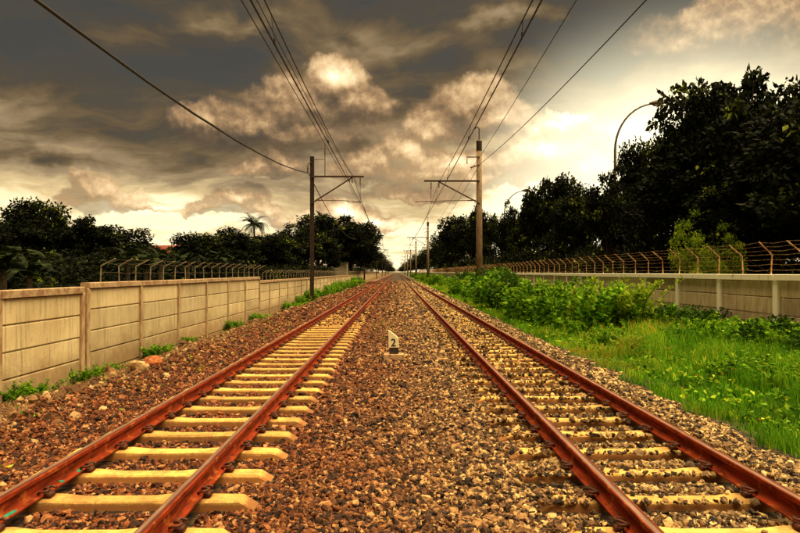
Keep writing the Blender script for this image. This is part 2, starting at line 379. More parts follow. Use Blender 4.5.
def sines(seed, n, lo, hi):
    r = np.random.default_rng(seed); th = r.uniform(0, 2 * np.pi, n); k = np.exp(r.uniform(np.log(lo), np.log(hi), n)); ph = r.uniform(0, 6.28, n)
    return lambda x, y: sum(np.sin((x * np.cos(a) + y * np.sin(a)) * w + p) for a, w, p in zip(th, k, ph)) / n ** .5
nA = sines(1, 9, .5, 3); nB = sines(2, 12, 3, 12); nC = sines(3, 12, 10, 30)
XS = [-6.2, -5.7, -5.1, -4.6, -4.2, -3.7, -3.15, -2.9, -1.1, -.8, 0, .8, 1.0, 3.0, 3.3, 3.9, 4.6, 8.5]
ZS = [-.54, -.52, -.42, -.22, -.20, -.36, -.30, -.232, -.232, -.215, -.19, -.205, -.232, -.232, -.22, -.30, -.34, -.36]
def H(x, y):
    x = np.asarray(x, float); y = np.asarray(y, float)
    z = np.interp(x, XS, ZS)
    berm = np.exp(-((x + 4.5) / .5) ** 2)
    off = ((x < -3.25) | ((x > -.75) & (x < .85)) | (x > 3.35)).astype(float)
    z = z + berm * (.075 * nA(x, y) + .05 * nB(x, y) + .02 * nC(x, y)) + off * (.012 * nA(x, y) + .012 * nB(x, y)) + .004 * nC(x, y)
    return z
def Hf(x, y): return float(H(x, y))
def strip(name, x0, x1, ystops, dxs, material):
    ys = np.concatenate([np.arange(a, b, st) for a, b, st in ystops] + [[ystops[-1][1]]])
    xs = np.arange(x0, x1 + 1e-6, dxs); X, Y = np.meshgrid(xs, ys); V = np.stack([X, Y, H(X, Y)], -1).reshape(-1, 3)
    n, m_ = len(xs), len(ys); i = np.arange((n - 1) * (m_ - 1)); r, c = i // (n - 1), i % (n - 1); a = r * n + c
    me = npmesh(name, V, np.stack([a, a + 1, a + 1 + n, a + n], 1), material, smooth=True)
    return tag(link(name, me), kind='structure')

# ------------------------------------------------------------------ setting
g = npmesh('ground', [(-3000, -300, -.66), (3000, -300, -.66), (3000, 4500, -.66), (-3000, 4500, -.66)], [(0, 1, 2, 3)], 'ground')
tag(link('ground', g), kind='structure')
YS = [(-4, 14, .10), (14, 40, .25), (40, 120, 1.), (120, 900, 10.)]
strip('dirt_bank', -5.95, -3.95, YS, .10, 'dirt')
strip('ballast_bed', -3.95, 3.75, YS, .11, 'ballast_bed')
strip('grass_verge', 3.75, 8.55, YS, .16, 'verge_soil')

# gravel by geometry nodes: a cloud of points carrying rocks
def rocks(name, pts, sc, material, kind='stuff', squash=.62, seed=0):
    me = bpy.data.meshes.new(name); me.vertices.add(len(pts)); me.vertices.foreach_set('co', np.asarray(pts, np.float32).ravel())
    a = me.attributes.new('sc', 'FLOAT', 'POINT'); a.data.foreach_set('value', np.asarray(sc, np.float32))
    o = link(name, me); me.materials.append(MAT[material])
    ng = bpy.data.node_groups.new(name, 'GeometryNodeTree'); ng.interface.new_socket('Geometry', in_out='INPUT', socket_type='NodeSocketGeometry')
    ng.interface.new_socket('Geometry', in_out='OUTPUT', socket_type='NodeSocketGeometry')
    G = NT(ng); gi = G.new('NodeGroupInput'); go = G.new('NodeGroupOutput')
    g2i = G.new('GeometryNodeGeometryToInstance')
    for k in range(7):
        ico = G.new('GeometryNodeMeshIcoSphere'); ico.inputs['Radius'].default_value = 1; ico.inputs['Subdivisions'].default_value = 1 if k < 5 else 2
        tr = G.new('GeometryNodeTransform'); G.l.new(ico.outputs[0], tr.inputs['Geometry'])
        tr.inputs['Scale'].default_value = (1.0 + .12 * k % .3, .72 + .07 * k, squash + .04 * (k % 3))
        sp = G.new('GeometryNodeSetPosition'); G.l.new(tr.outputs[0], sp.inputs['Geometry'])
        pos = G.new('GeometryNodeInputPosition').outputs[0]
        n = G.new('ShaderNodeTexVoronoi', feature='F1', voronoi_dimensions='4D'); G.l.new(pos, n.inputs['Vector'])
        n.inputs['W'].default_value = k * 3.7 + seed; n.inputs['Scale'].default_value = .8
        c = G.v('SCALE', G.v('SUBTRACT', n.outputs['Color'], (.5, .5, .5)), 1.05 if k < 5 else .8)
        G.l.new(c, sp.inputs['Offset']); G.l.new(sp.outputs[0], g2i.inputs[0])
    iop = G.new('GeometryNodeInstanceOnPoints'); G.l.new(gi.outputs[0], iop.inputs['Points']); G.l.new(g2i.outputs[0], iop.inputs['Instance'])
    iop.inputs['Pick Instance'].default_value = True
    ri = G.new('FunctionNodeRandomValue', data_type='INT'); ri.inputs['Min'].default_value = 0; ri.inputs['Max'].default_value = 6
    G.l.new(next(s for s in ri.outputs if s.enabled), iop.inputs['Instance Index'])
    rv = G.new('FunctionNodeRandomValue', data_type='FLOAT_VECTOR'); rv.inputs['Min'].default_value = (-.95, -.95, 0); rv.inputs['Max'].default_value = (.95, .95, 6.28)
    G.l.new(next(s for s in rv.outputs if s.enabled), iop.inputs['Rotation'])
    na = G.new('GeometryNodeInputNamedAttribute', data_type='FLOAT'); na.inputs['Name'].default_value = 'sc'
    G.l.new(next(s for s in na.outputs if s.enabled), iop.inputs['Scale'])
    sm = G.new('GeometryNodeSetMaterial'); sm.inputs['Material'].default_value = MAT[material]
    G.l.new(iop.outputs[0], sm.inputs['Geometry']); G.l.new(sm.outputs[0], go.inputs[0])
    md = o.modifiers.new('gravel', 'NODES'); md.node_group = ng
    return tag(o, kind=kind)

TRACKS = [(-2.0, 1), (2.03, -1)]
SP = .60; SY0 = 3.30
def in_band(x, y, cx, half, m=.02):
    k = np.round((y - SY0) / SP); return (np.abs(x - cx) < half + m) & (np.abs(y - (SY0 + k * SP)) < .105 + m)
P = []; SC = []
for y0, y1, dens, s0 in [(2.4, 6, 2900, .0166), (6, 11, 2100, .0182), (11, 22, 1050, .0215), (22, 45, 300, .036), (45, 110, 60, .060)]:
    n = int(dens * (y1 - y0) * 7.9); x = rng.uniform(-4.25, 3.85, n); y = rng.uniform(y0, y1, n)
    s = s0 * np.exp(rng.normal(0, .26, n))
    edge = 3.55 + .22 * nB(y * 0, y) * .6
    keep = (x < edge)
    for cx in (-2.565, -1.435, 1.465, 2.595):
        keep &= np.abs(x - cx) > (.078 if cx < 0 else .045) + s * .6
    keep &= ~((np.abs(x + .05) < .24) & (y > 11.45) & (y < 12.12))
    bl = in_band(x, y, -2.0, 1.0, .03)
    far = np.clip((y - 16) / 16, 0, 1)
    keep &= ~(bl & (rng.random(n) > .7 * far ** 1.5))
    br = in_band(x, y, 2.03, 1.0, .0)
    cov = np.where(x < 1.47, .18, .01) + .07 * np.clip(nA(x * 1.4, y * 1.4), 0, 1) * (y > 4.5) + .25 * far
    keep &= ~(br & (rng.random(n) > cov))
    x, y, s = x[keep], y[keep], s[keep]
    z = H(x, y) + s * rng.uniform(-.5, .85, len(x))
    up = in_band(x, y, 2.03, 1.0); z = np.where(up, np.maximum(z, -.16 + s * .1), np.where((x > .9) & (x < 3.1), z - .008, z))
    up = in_band(x, y, -2.0, 1.0) & (y > 16); z = np.where(up, np.maximum(z, -.16 + s * .2), z)
    P.append(np.stack([x, y, z], 1)); SC.append(s)
rocks('ballast_gravel', np.concatenate(P), np.concatenate(SC), 'ballast_stone')
n = 7500; x = rng.normal(-4.55, .42, n); y = 3 + 45 * rng.random(n) ** 1.7; s = .027 * np.exp(rng.normal(0, .42, n)); k = (x > -5.6)
x, y, s = x[k], y[k], s[k]
rocks('bank_rubble', np.stack([x, y, H(x, y) + s * .15], 1), s, 'rubble', seed=50)

# ------------------------------------------------------------------ railway tracks
def rail_mesh(y0, y1):
    pr = [(-.062, -.145), (.062, -.145), (.062, -.135), (.018, -.122), (.008, -.108), (.008, -.046), (.033, -.034), (.034, -.006), (.026, 0),
          (-.026, 0), (-.034, -.006), (-.033, -.034), (-.008, -.046), (-.008, -.108), (-.018, -.122), (-.062, -.135)]
    b = MB(); ys = [y0] + [v for v in (10, 25, 60, 150, 400) if y0 < v < y1] + [y1]; n = len(pr)
    V = [(p[0], y, p[1]) for y in ys for p in pr]; F = []; 
    for i in range(len(ys) - 1):
        for k in range(n): F.append((i * n + k, i * n + (k + 1) % n, (i + 1) * n + (k + 1) % n, (i + 1) * n + k)); b.mi.append(1 if k == 8 else 0)
    F += [tuple(range(n)), tuple(range((len(ys) - 1) * n, len(ys) * n))]; b.mi += [0, 0]
    b.v = V; b.f = F; return b.mesh('rail', ['rail_rust', 'rail_head'])
def sleeper_mesh(seed):
    r = random.Random(seed); b = MB(); rings = []
    st = [(-1.02, -.235, .078), (-.90, -.165, .082), (-.42, -.158, .088), (-.25, -.169, .072), (.25, -.169, .072), (.42, -.158, .088), (.90, -.165, .082), (1.02, -.235, .078)]
    for x, z, w in st:
        j = lambda: r.uniform(-.006, .006)
        rings.append([(x, -w - .03, -.34), (x, -w + j(), z - .012 + j()), (x, -w + .014, z), (x, w - .014, z), (x, w + j(), z - .012 + j()), (x, w + .03, -.34)])
    V = [p for q in rings for p in q]; F = []
    for i in range(len(rings) - 1):
        for k in range(6): F.append((i * 6 + k, i * 6 + (k + 1) % 6, (i + 1) * 6 + (k + 1) % 6, (i + 1) * 6 + k))
    F += [tuple(range(6)), tuple(range(42, 48))]
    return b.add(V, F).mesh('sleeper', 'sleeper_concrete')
def clip_mesh():
    b = MB()
    b.prism([(.060, -.045, -.155), (.135, -.045, -.155), (.125, -.04, -.118), (.075, -.04, -.112)], [(.060, .045, -.155), (.135, .045, -.155), (.125, .04, -.118), (.075, .04, -.112)])
    b.tube([(.030, -.055, -.116), (.060, -.078, -.098), (.105, -.075, -.092), (.118, -.03, -.090), (.085, .0, -.088), (.045, .02, -.100), (.040, .055, -.104), (.085, .078, -.092), (.130, .060, -.098)], .0125, 6)
    return b.mesh('rail_clip', 'clip_steel', True)
sl_me = [sleeper_mesh(i) for i in range(4)]; cl_me = clip_mesh()
for ti, (cx, side) in enumerate(TRACKS):
    t = empty('railway_track', (cx, 0, 0), ['rusty railway track on the left with yellowish concrete sleepers standing clear of the ballast',
              'rusty railway track on the right with its sleepers half buried in tan ballast'][ti], 'railway track', 'pair of railway tracks')
    for s in (-1, 1):
        x = s * .565
        if ti == 1 and s == 1:
            link('rail', rail_mesh(-5, 5.75), t, (x, 0, 0)); link('rail', rail_mesh(5.758, 900), t, (x, 0, .001))
        else: rl = link('rail', rail_mesh(-5, 900), t, (x, 0, 0))
        if ti == 0 and s == -1:      # splashes of paint on the lit side of the outer rail
            for (yy, ln, zz, col) in [(3.85, .10, -.133, 'green_paint'), (4.12, .16, -.1315, 'green_paint'), (4.75, .05, -.132, 'green_paint'), (5.02, .10, -.132, 'green_paint'), (5.2, .09, -.133, 'green_paint')]:
                r = random.Random(yy); pts = []
                for k in range(9):
                    a = k / 9 * 6.283; q = r.uniform(.55, 1.1); pts.append((.040 + .019 * math.cos(a) * q, yy + ln * .5 * math.sin(a) * q, zz + .0))
                pts = [(p[0], p[1], -.135 + (.062 - p[0]) / .044 * .013 + .003) for p in pts]
                b = MB(); b.prism([(p[0], p[1], p[2] - .004) for p in pts], pts); b.build('paint_mark', col, rl)
    n = 0; y = SY0
    while y < 95:
        j = random.uniform(-.012, .012)
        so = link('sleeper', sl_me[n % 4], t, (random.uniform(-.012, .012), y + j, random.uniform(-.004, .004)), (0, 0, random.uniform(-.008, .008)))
        if y < 28:
            for s in (-1, 1):
                for q in (-1, 1):
                    link('rail_clip', cl_me, so, (s * .565 + q * .012, 0, -.026), (0, 0, 0 if q == 1 else math.pi), (.80, .78, .80))
        y += SP; n += 1

# ------------------------------------------------------------------ marker stone with the figure 2
mk = empty('distance_marker', (-.05, 11.9, -.165), 'small white and black marker post numbered 2 on a concrete block between the tracks', 'marker post')
b = MB(); b.box(-.19, .19, -.15, .15, -.08, .065, .012); b.build('base_block', 'marker_base', mk)
b = MB(); b.box(-.088, .088, -.056, .056, .065, .19); b.build('lower_band', 'marker_black', mk)
pr = [(-.098, .19), (.098, .19), (.092, .36), (-.075, .50), (-.104, .505)]
b = MB(); b.prism([(p[0], -.062, p[1]) for p in pr], [(p[0], .062, p[1]) for p in pr]); b.build('white_head', 'marker_white', mk)
fc = bpy.data.curves.new('numeral', 'FONT'); fc.body = '2'; fc.size = .20; fc.extrude = .002; fc.offset = .004; fc.align_x = 'CENTER'
fo = bpy.data.objects.new('numeral_tmp', fc); COL.objects.link(fo); bpy.context.view_layer.update()
fm = bpy.data.meshes.new_from_object(fo.evaluated_get(bpy.context.evaluated_depsgraph_get())); bpy.data.objects.remove(fo)
fm.materials.clear(); fm.materials.append(MAT['marker_black']); link('numeral', fm, mk, (-.008, -.0635, .215), (R(90), 0, 0))

# ------------------------------------------------------------------ concrete panel walls
def panel_me(L, hgt, thick, material, seed):
    r = random.Random(seed); b = MB(); j = lambda: r.uniform(-.006, .006)
    pr = [(0, 0), (0, hgt), (-thick, hgt), (-thick, 0)]
    f = [(-.022, .006), (0, .024), (0, hgt - .020), (-.020, hgt - .006), (-thick, hgt - .004), (-thick, .004)]
    A = [(p[0] + j() * .5, .004, p[1]) for p in f]; B = [(p[0] + j() * .5, L - .004, p[1]) for p in f]
    b.prism(A, B); return b.mesh('panel', material)
def wall(name, loc, label, group, nbay, bay, ztop, hp, npan, pmat, postmat, capmat, post_w, post_proud, cap_h, cap_proud, sgn, limit, postsize=None, sections=None, endpost=True):
    """wall running along +y from loc; sgn +1: seen from +x, -1: seen from -x"""
    t = empty(name, loc, label, 'wall', group)
    pm = [panel_me(bay - post_w * .3, hp, .07, pmat, i) for i in range(4)]
    zt = ztop - cap_h; fm_ = MB(); fp = MB(); fc_ = MB()
    b = MB(); b.box(-.10, post_proud, -post_w / 2, post_w / 2, -.9, zt, .008); post = b.mesh('post', postmat)
    b = MB(); b.box(-.13, cap_proud, .012, bay - .012, 0, cap_h, .010); cap = b.mesh('coping', capmat)
    sc = (sgn, 1, 1)
    for i in range(nbay):
        y = i * bay
        if y < limit:
            link('post', post, t, (0, y, 0), None, sc)
            link('coping', cap, t, (0, y, zt + random.uniform(-.004, .004)), None, sc)
            for k in range(npan):
                link('panel', pm[random.randrange(4)], t, (random.uniform(-.006, .004), y + post_w * .15, zt - hp * (k + 1) - .003), None, sc)
        else:
            fp.box(-.10, post_proud, y - post_w / 2, y + post_w / 2, -.7, zt); fc_.box(-.13, cap_proud, y + .012, y + bay - .012, zt, ztop)
            for k in range(npan): fm_.box(-.07, 0, y + .06, y + bay - .06, zt - hp * (k + 1) + .01, zt - hp * k - .012)
    if endpost: link('post', post, t, (0, nbay * bay, 0), None, sc)
    for q, nm, m_ in ((fp, 'post', postmat), (fc_, 'coping', capmat), (fm_, 'panel', pmat)):
        if q.v: tag(q.build(nm, m_, t, scale=sc), kind='stuff')
    return t
LX = -5.72
G = 'precast concrete panel walls along the line'
wall('concrete_wall', (LX, 11.42 - 9.6, 0), 'nearest stretch of the left concrete panel wall, its cap ending at a double post', G, 4, 2.4, 1.18, .40, 5, 'wall_panel_left', 'wall_post_left', 'wall_cap_left', .13, .035, .115, .06, 1, 999)
wall('concrete_wall', (LX, 11.62, 0), 'taller middle stretch of the left concrete wall between the double post and the step down', G, 6, 2.42, 1.25, .40, 5, 'wall_panel_left', 'wall_post_left', 'wall_cap_left', .12, .035, .10, .05, 1, 999)
wall('concrete_wall', (LX - .10, 26.30, 0), 'far lower stretch of the left concrete wall beyond the step, running to the vanishing point', G, 150, 2.4, 1.08, .40, 5, 'wall_panel_left', 'wall_post_left', 'wall_cap_left', .12, .035, .10, .05, 1, 40)
RX = 8.32
wall('concrete_wall', (RX, 13.66 - 2.4 * 6, 0), 'weathered grey panel wall on the right with whitewashed posts and capping behind the shrubs', G, 160, 2.4, 1.40, .38, 5, 'wall_panel_right', 'white_wash', 'white_wash', .17, .05, .13, .09, -1, 75)

# ------------------------------------------------------------------ wire fences on the walls
def wire_fence(loc, label, y0, y1, step, up, arm, arm_up, r, m_, sgn, limit, wires, zstep=None):
    t = empty('barbed_wire_fence', loc, label, 'fence', 'outrigger wire fences on top of the walls')
    def post(b, y, z): b.tube([(0, y, z), (0, y, z + up), (sgn * arm, y, z + up + arm_up)], r, 5)
    b = MB(); post(b, 0, 0); me = b.mesh('post', m_); far = MB(); y = y0
    while y < y1:
        dz_ = zstep(y) if zstep else 0
        if y < limit: link('post', me, t, (0, y, dz_), (random.uniform(-.03, .03), random.uniform(-.05, .05), random.uniform(-.06, .06)))
        else: post(far, y, dz_)
        y += step
    if far.v: tag(far.build('post', m_, t), kind='stuff')
    for (fx, fz) in wires:
        b = MB(); pts = []; y = y0
        while y <= y1:
            dz_ = zstep(y) if zstep else 0
            pts.append((sgn * fx, y, fz + dz_ + random.uniform(-.012, .012)))
            if y < 60: pts.append((sgn * fx, y + step / 2, fz + dz_ - random.uniform(.006, .03)))
            y += step if y < 80 else step * 6
        b.tube(pts, .0032 if sgn > 0 else .0045, 3, False); b.build('wire', 'wire_grey' if sgn > 0 else 'fence_steel_rusty', t)
    return t
wire_fence((LX - .05, 0, 1.245), 'grey steel outrigger posts leaning over the left wall top', 12.25, 200, .82, .33, .28, .15, .014, 'fence_steel_grey', 1, 60,
           [(0, .20), (.10, .385), (.26, .465)], lambda y: 0 if y < 26.2 else -.17)
t = wire_fence((RX + .02, 0, 1.395), 'rusty cranked steel posts with barbed strands on the right wall', 6.0, 230, 1.13, .44, .30, .27, .017, 'fence_steel_rusty', -1, 80,
           [(0, .10), (0, .22), (0, .34), (.0, .45), (.10, .53), (.20, .62), (.29, .70)])
y = 7.13
while y < 24:
    b = MB(); b.tube([(0, y, .02), (-.15, y + .56, .30), (-.29, y + 1.13, .69)], .0045, 3, False); b.build('wire', 'wire_grey', t)
    y += 2.26 if random.random() < .6 else 1.13

# ------------------------------------------------------------------ catenary masts
def catenary_mast(x, y, side, label, steel, hi):
    """side +1: arms reach towards +x (left mast)"""
    t = empty('catenary_mast', (x, y, -.30), label, 'mast', 'catenary masts beside the tracks')
    e = EYE + .30
    b = MB()
    if steel:
        for q in (-.10, .10): b.box(-.115, .115, q - .012, q + .012, 0, e + 7.0)
        b.box(-.008, .008, -.088, .088, 0, e + 7.0); b.box(-.16, .16, -.15, .15, 0, .04); top = e + 7.0
        b.build('post', 'mast_steel', t)
    else:
        b.tube([(0, 0, 0), (0, 0, e + 3), (0, 0, e + 8.0)], [.205, .185, .155], 16); b.build('post', 'mast_concrete', t, True); top = e + 8.0
        b = MB(); b.tube([(0, 0, e + 7.35), (0, 0, e + 7.95)], .175, 16); b.build('collar', 'mast_steel', t)
        b = MB(); b.tube([(0, 0, top), (0, 0, top + .72), (-.10, 0, top + .80), (-.22, 0, top + .78), (-.22, 0, top + .70)], .035, 6); b.build('top_rod', 'mast_steel', t)
    s = side; zb = e + (5.76 if steel else 5.5); L = 3.15 if steel else 3.35
    b = MB(); b.box(min(0, s * L), max(0, s * L), -.05, .05, zb - .05, zb + .05); b.build('cross_beam', 'beam_steel', t, loc=(0, -.17, 0))
    b = MB(); b.tube([(0, -.17, e + 4.15), (s * 2.45, -.17, zb - .05)], .045, 6); b.build('brace', 'beam_steel', t)
    def insulator(p, q, r=.05, n=5):
        p, q = Vector(p), Vector(q); pts = []; rs = []
        for i in range(n * 2 + 1): pts.append(p.lerp(q, i / (n * 2))); rs.append(r if i % 2 else r * .45)
        b = MB(); b.tube(pts, rs, 8); return b.build('insulator', 'porcelain', t)
    zr = e + 4.30; xc = s * 2.95
    b = MB(); b.tube([(s * .72, -.17, zr + .02), (s * 2.0, -.17, zr + .0), (s * 3.9 if not steel else s * 3.05, -.17, zr - .06)], .024, 6)
    b.tube([(s * 2.1, -.17, zr - .02), (s * 2.25, -.17, zr - .12), (s * 2.6, -.17, zr - .13), (xc, -.17, zr - .02 - .10)], .018, 6); b.build('registration_arm', 'beam_steel', t)
    insulator((s * .22, -.17, zr + .03), (s * .72, -.17, zr + .02))
    b = MB(); b.tube([(xc - s * .02, -.17, zb - .05), (xc - s * .02, -.17, zr - .04)], .014, 5); b.build('hanger', 'beam_steel', t)
    insulator((xc - s * .02, -.17, zb - .10), (xc - s * .02, -.17, zb - .50))
    insulator((s * 2.45, -.17, zb - .05), (s * 2.45, -.17, zb - .40), .045)
    if steel:
        b = MB(); b.tube([(0, -.13, top - .2), (.8, -.17, top - .2)], .022, 5); b.tube([(.8, -.17, top + .75), (.8, -.17, zb)], .024, 5); b.build('jumper_bracket', 'mast_steel', t)
        insulator((.8, -.17, top + .1), (.8, -.17, top + .7), .055)
        b = MB(); b.tube([(0, -.13, top - .45), (-.22, -.17, top - .45), (-.24, -.17, top - .62)], .025, 5); b.build('feeder_bracket', 'mast_steel', t)
        insulator((-.24, -.17, top - .6), (-.24, -.17, top - 1.05), .065)
    else:
        b = MB(); b.tube([(0, -.17, e + 6.95), (-.75, -.17, e + 6.95), (-.75, -.17, e + 6.55)], .035, 5); b.build('feeder_bracket', 'mast_steel', t)
        insulator((0, -.18, e + 6.50), (-.55, -.18, e + 6.3), .06)
    return t
MY = [38, 100, 162, 224, 286, 348, 410]
words = ['nearest', 'second', 'third', 'fourth', 'fifth', 'sixth', 'farthest']
for i, y in enumerate(MY):
    catenary_mast(-5.12, y, 1, words[i] + ' dark steel overhead line mast standing left of the left track', True, 7)
    catenary_mast(5.02, y, -1, words[i] + ' round concrete overhead line mast standing right of the right track', False, 8)

# ------------------------------------------------------------------ overhead wires
SPANS = [(-24, 38)] + list(zip(MY[:-1], MY[1:]))
def wire_pts(fx, hs, sag, xe=0, spans=SPANS, n=14):
    pts = []
    for a, c in spans:
        for i in range(n):
            t_ = i / n; y = a + (c - a) * t_
            pts.append((fx(y), y, EYE + hs - sag * 4 * t_ * (1 - t_)))
    return pts
zig = lambda c, amp: (lambda y: c + amp * math.cos((y - 38) / 62 * math.pi))
for nm, cx, s, lab in (('l', -2.1, 1, 'left'), ('r', 2.1, -1, 'right')):
    t = empty('catenary_line', (cx, 0, 0), 'span wire and contact wires with droppers hung over the %s track' % lab, 'overhead wires', 'catenary wires above the tracks')
    def W_(name, pts, r): b = MB(); b.tube([(p[0] - cx, p[1], p[2]) for p in pts], r, 5, False); return b.build(name, 'wire_dark', t)
    if nm == 'l':
        mh = lambda y, a=5.82, sg=1.08: None
        msg = wire_pts(lambda y: -2.27 - .33 * max(0, (y - 10) / 28 if y < 38 else 1) if y < 66 else -2.4, 5.76, 1.08)
        aux = wire_pts(lambda y: -2.28 - .2 * max(0, min(1, (y - 10) / 28)), 5.6, 1.17)
        con = wire_pts(zig(-2.24, .05), 4.19, .03); con2 = wire_pts(zig(-2.39, .10), 4.20, .04)
    else:
        msg = wire_pts(lambda y: 2.30 + .28 * max(0, min(1, (y - 10) / 28)), 5.5, .90)
        aux = None; con = wire_pts(zig(2.28, .10), 4.32, .03); con2 = wire_pts(lambda y: 2.62 + 1.4 * max(0, min(1, (y + 10) / 48)), 5.5, .62)
    W_('messenger_wire', msg, .013); W_('contact_wire', con, .016); W_('contact_wire', con2, .009)
    if aux: W_('messenger_wire', aux, .008)
    for i, (a, c) in enumerate(zip(msg, con)):
        if i % 2 == 0 and a[1] < 170 and a[1] > 4:
            b = MB(); b.tube([(a[0] - cx, a[1], a[2]), (c[0] - cx, c[1], c[2])], .007, 4, False)
            b.tube([(c[0] - cx, c[1], c[2]), (c[0] - cx, c[1], c[2] + .10)], .020, 5); b.build('dropper', 'wire_dark', t)
pts = wire_pts(lambda y: -5.34 + .16 * max(0, 1 - max(0, y) / 38), 6.0, 2.08, n=40)
t = empty('feeder_cable', (-5.3, 0, 0), 'thick sagging black cable crossing the upper left sky to the left mast', 'cable')
b = MB(); b.tube([(p[0] + 5.3 + random.uniform(-.008, .008), p[1], p[2] + random.uniform(-.008, .008)) for p in pts], [.028 + random.uniform(-.002, .003) for _ in pts], 6, False); b.build('cable', 'wire_dark', t)
pts = wire_pts(lambda y: 5.02, 6.5, 1.07, n=24)
t = empty('feeder_cable', (5.02, 0, 0), 'single black cable running from the upper right sky to the right concrete mast', 'cable')
b = MB(); b.tube([(p[0] - 5.02, p[1] - .18 if p[1] > 30 else p[1], p[2]) for p in pts], .014, 5, False); b.build('cable', 'wire_dark', t)

# ------------------------------------------------------------------ street lamps
def street_lamp(x, y, h, reach, label):
    t = empty('street_lamp', (x, y, -.5), label, 'street lamp', 'street lamps beyond the right wall')
    zt = EYE + .5 + h; pts = [(0, 0, 0), (0, 0, zt * .45), (0, 0, zt - 2.6)]; rs = [.11, .09, .07]
    for i in range(1, 11):
        a = i / 10 * math.pi / 2 * .93; pts.append((reach * .92 * (1 - math.cos(a)), 0, zt - 2.6 + 2.5 * math.sin(a))); rs.append(.065 - .0025 * i)
    b = MB(); b.tube(pts, rs, 8); b.build('pole', 'lamp_metal', t, True)
    e = Vector(pts[-1]); b = MB()
    hd = [(-.10, .05), (.05, .10), (.25, .16), (.50, .17), (.68, .10), (.74, .02)]
    b.tube([(e.x + u, 0, e.z + .03 + u * .10) for u, _ in hd], [w for _, w in hd], 10); o = b.build('lamp_head', 'lamp_metal', t, True); 
    b = MB(); b.box(e.x + .15, e.x + .60, -.11, .11, e.z - .10, e.z - .06); b.build('lens', 'lamp_glass', t)
street_lamp(11.55, 33, 9.0, 2.35, 'tall curved street lamp rising above the trees on the right')
street_lamp(11.55, 67, 8.8, 2.4, 'small distant street lamp peeping over the tree line')

# ------------------------------------------------------------------ foliage
def leaves(C, Dir, size, width, r, fold=.25):
    """diamond leaves at C pointing along Dir"""
    n = len(C); D = Dir / np.linalg.norm(Dir, axis=1, keepdims=True)
    rv = r.normal(size=(n, 3)); A = np.cross(D, rv); A /= np.linalg.norm(A, axis=1, keepdims=True) + 1e-9
    Nn = np.cross(A, D); s = size[:, None]; w = (size * width)[:, None]
    V = np.stack([C, C + D * s * .5 + A * w + Nn * w * fold, C + D * s - Nn * s * .12, C + D * s * .5 - A * w + Nn * w * fold], 1).reshape(-1, 3)
    return V, np.arange(n * 4).reshape(-1, 4)
def crown(name, seed, rx, ry, rz, nclump, nleaf, ls, material, cl_r=.5, shell=.5, droop=.35, width=.22, base=0., heads=0):
    r = np.random.default_rng(seed)
    d = r.normal(size=(nclump, 3)); d /= np.linalg.norm(d, axis=1, keepdims=True)
    lob = r.normal(size=(9, 3)); lob /= np.linalg.norm(lob, axis=1, keepdims=True)
    f = .72 + .30 * np.max(np.clip((d @ lob.T - .55) / .45, 0, 1), axis=1)
    rad = r.random(nclump) ** shell * f
    C = d * rad[:, None] * np.array([rx, ry, rz])
    if heads:                       # several rounded heads of foliage with notches between them
        hd = r.normal(size=(heads, 3)); hd[:, 2] = abs(hd[:, 2]) * .8 - .35; hd /= np.linalg.norm(hd, axis=1, keepdims=True)
        hc = hd * np.array([rx, ry, rz]) * r.uniform(.52, .78, (heads, 1)); hr = rx * r.uniform(.30, .44, heads)
        hi = r.integers(0, heads, nclump); core = r.random(nclump) < .22
        C2 = hc[hi] + d * (r.random((nclump, 1)) ** .4) * hr[hi][:, None]; C = np.where(core[:, None], C * .6, C2)
    C[:, 2] += base + rz
    lo = C[:, 2] < base + rz * .45; C[lo, 2] += r.random(lo.sum()) * rz * .5
    cr = cl_r * r.uniform(.6, 1.3, nclump)
    idx = np.repeat(np.arange(nclump), nleaf); o = r.normal(size=(len(idx), 3)); ol = np.linalg.norm(o, axis=1, keepdims=True)
    o = o / ol * (r.random((len(idx), 1)) ** .5); o[:, 2] *= .75
    P_ = C[idx] + o * cr[idx][:, None]
    D = o * .9 + r.normal(size=o.shape) * .5; D[:, 2] -= droop
    V, F = leaves(P_, D, ls * r.uniform(.6, 1.3, len(idx)), width, r)
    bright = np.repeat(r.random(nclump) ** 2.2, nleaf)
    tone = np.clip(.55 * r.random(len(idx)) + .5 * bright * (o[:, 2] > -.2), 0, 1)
    return npmesh(name, V, F, material, tone), C
def limbs(C, r, th, base, ntar, rad):
    b = MB(); top = Vector((r.uniform(-.2, .2), r.uniform(-.2, .2), th))
    b.tube([(0, 0, -.3), (r.uniform(-.08, .08), r.uniform(-.08, .08), th * .5), top], [rad, rad * .75, rad * .6], 8)
    for i in range(ntar):
        c = Vector(C[r.randrange(len(C))]); m_ = top.lerp(c, .5) + Vector((r.uniform(-.3, .3), r.uniform(-.3, .3), .3))
        b.tube([top - Vector((0, 0, .2)), m_, c], [rad * .45, rad * .25, .02], 5, False)
    return b.mesh('trunk', 'bark')
TREES = {}
def zt98(me, base):
    z = np.empty(len(me.vertices) * 3, np.float32); me.vertices.foreach_get('co', z); return float(np.percentile(z[2::3], 99.3))
def tree_kind(key, seed, rx, ry, rz, base, ncl, nl, ls, m_, **k):
    me, C = crown('crown', seed, rx, ry, rz, ncl, nl, ls, m_, base=base, **k)
    TREES[key] = (me, limbs(C, random.Random(seed), base + rz * .5, base, 16, .16 * rz / 3), zt98(me, 0))
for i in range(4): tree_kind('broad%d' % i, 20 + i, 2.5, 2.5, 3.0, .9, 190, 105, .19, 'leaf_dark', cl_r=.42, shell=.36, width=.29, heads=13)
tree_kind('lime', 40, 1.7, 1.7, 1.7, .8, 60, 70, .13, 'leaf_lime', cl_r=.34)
for i in range(3): tree_kind('far%d' % i, 50 + i, 3.2, 3.2, 3.0, .7, 170, 40, .30, 'leaf_dark', cl_r=.65)
